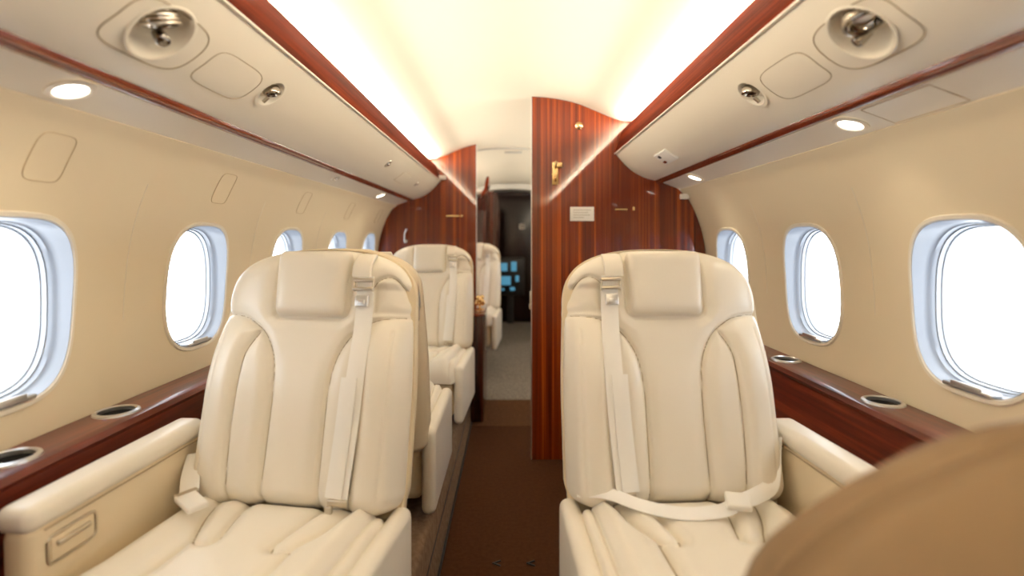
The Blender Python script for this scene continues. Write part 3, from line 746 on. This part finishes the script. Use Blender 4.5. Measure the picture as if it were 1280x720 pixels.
            w_tmp = obj('strap_adjuster', bm, M['nickel'], t)
            bm = bmesh.new(); p3 = bodyp([g*sx],[.520],.016)[0]; add_rbox(bm, *p3, .036, .010, .030, r=.003, mtx=rot); add_rbox(bm, p3[0], p3[1]-.006, p3[2]-.002, .020, .006, .012, r=.002, mtx=rot)
            obj('strap_clasp', bm, M['silver'], t)
            # white webbing
            n = 26; ts = np.linspace(.585, .045, n); xs = g*(sx + .012*np.sin(np.linspace(0,PI,n)) - .004*np.linspace(0,1,n))
            dd = np.array([self.depth(np.array([x]), np.array([q]), False)[0] for x, q in zip(xs, ts)])
            k = np.convolve(np.pad(dd, 3, 'edge'), np.ones(7)/7, 'valid'); k = np.maximum(k, dd)+.006
            pts = self.place(xs, ts, k)
            wv = [Vector((1, .15*g*math.sin(i/5), 0)) for i in range(n)]
            obj('shoulder_strap', strap([tuple(p) for p in pts], .046, .0035, wv), M['web'], t)
            n2 = 14; pts2 = self.place(xs[12:26]-g*.013, ts[12:26], k[12:26]+.006); obj('strap_fold', strap([tuple(p) for p in pts2], .042, .003, (1,0,0)), M['web'], t)
            pe = self.place(np.array([xs[-1]]), np.array([.036]), np.array([k[-1]+.006]))[0]
            bm = bmesh.new(); add_rbox(bm, *pe, .052, .010, .016, r=.004); add_rbox(bm, pe[0]-g*.018, pe[1]-.008, pe[2]-.014, .018, .012, .02, r=.004); obj('strap_end_fitting', bm, M['nickel'], t)
            if lap == 'across':
                pp = smooth_pts([(g*.262,.155,.385),(g*.20,.115,.398),(g*.12,.075,.385),(g*.03,.050,.378),(-g*.05,.045,.384),(-g*.085,.050,.392)], 6)
                obj('lap_belt', strap(pp, .034, .0035, (.0,.90,.42)), M['web'], t)
                pq = smooth_pts([(-g*.11,.055,.400),(-g*.16,.075,.404),(-g*.215,.115,.405),(-g*.245,.150,.440),(-g*.268,.180,.50)], 6)
                obj('lap_belt', strap(pq, .036, .0035, (0.,.85,.50)), M['web'], t)
                bm = rbox(-g*.098,.050,.403,.056,.042,.018, r=.005, mtx=Matrix.Rotation(g*.25,4,'Z')@Matrix.Rotation(.4,4,'X')); b_ = obj('belt_buckle', bm, M['plate'], t)
            else:
                pq = smooth_pts([(-g*.272,.165,.46),(-g*.258,.13,.425),(-g*.235,.10,.408),(-g*.215,.075,.403)], 6)
                obj('lap_belt', strap(pq, .046, .004, (.75,.35,.3)), M['web'], t)
                bm = rbox(-g*.182,.045,.402,.075,.046,.014, r=.004, mtx=Matrix.Rotation(-g*.45,4,'Z')@Matrix.Rotation(g*.12,4,'Y')); obj('belt_buckle', bm, M['plate'], t)
                bm = rbox(-g*.213,.066,.407,.020,.050,.012, r=.003, mtx=Matrix.Rotation(-g*.45,4,'Z')); obj('buckle_tongue', bm, M['nickel'], t)
        return t
def thing_part(n, t):
    o = bpy.data.objects.new(n+'_tmp', None); return o
def dup(root, loc, rz, label):
    r = root.copy(); C.objects.link(r); r.location = loc; r.rotation_euler = (0,0,rz); r['label'] = label
    for ch in list(root.children):
        c = ch.copy(); C.objects.link(c); c.parent = r
        for g in ch.children: d = g.copy(); C.objects.link(d); d.parent = c
    return r
R = math.radians
A = Seat(1).build('cream leather seat at front left, loose belt buckle lying on its cushion', 'loose')
A.location = (-.582, 1.100, RF); A.rotation_euler = (0,0,R(-8.5))
for ch in A.children:
    if ch.name.startswith('armrest'): ch.rotation_euler = (R(1.5), 0, R(3))
B = Seat(-1).build('cream leather seat on the right with the lap belt fastened across it', 'across')
B.location = (.440, 1.115, RF); B.rotation_euler = (0,0,R(3))
dup(A, (-.545, 2.96, RF), R(-3), 'second cream seat on the left, in front of the wooden bulkhead')
dup(A, (-.41, 4.75, RF), R(-4), 'farthest cream seat, half hidden past the left bulkhead edge')
dup(B, (-.575, 1.98, RF), R(180), 'cream seat facing away, back to back with the front left seat')
G = Seat(1, L=.555, rec=9, hw=.335, dome=(.225,2.0), clen=.28, plain=True, base_y=.16).build('blurred cream seat back in the right foreground, shade put into its leather colour', m=M['leather_shaded'])
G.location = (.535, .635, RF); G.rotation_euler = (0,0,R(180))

# ------------------------------------------------------------------ daylight, camera
w = bpy.data.worlds.new('w'); bpy.context.scene.world = w; w.use_nodes = True; nt = w.node_tree
bg = nt.nodes['Background']; bg.inputs['Color'].default_value = (.93,.965,1,1); bg.inputs['Strength'].default_value = 5.0
cam = bpy.data.cameras.new('cam'); co = bpy.data.objects.new('cam', cam); C.objects.link(co); bpy.context.scene.camera = co
co.location = (0,0,CZ); co.rotation_euler = (PI/2,0,0)
cam.sensor_width = 36; cam.lens = F/1280*36; cam.shift_x = .0008; cam.shift_y = -60/1280
cam.clip_start = .02; cam.dof.use_dof = True; cam.dof.focus_distance = 1.7; cam.dof.aperture_fstop = 1.25
vs = bpy.context.scene.view_settings
vs.view_transform = 'Standard'; vs.look = 'None'; vs.gamma = 1; vs.use_curve_mapping = False; vs.exposure = .26
cy = bpy.context.scene.cycles
cy.max_bounces = 12; cy.diffuse_bounces = 6; cy.transparent_max_bounces = 16; cy.sample_clamp_indirect = 8
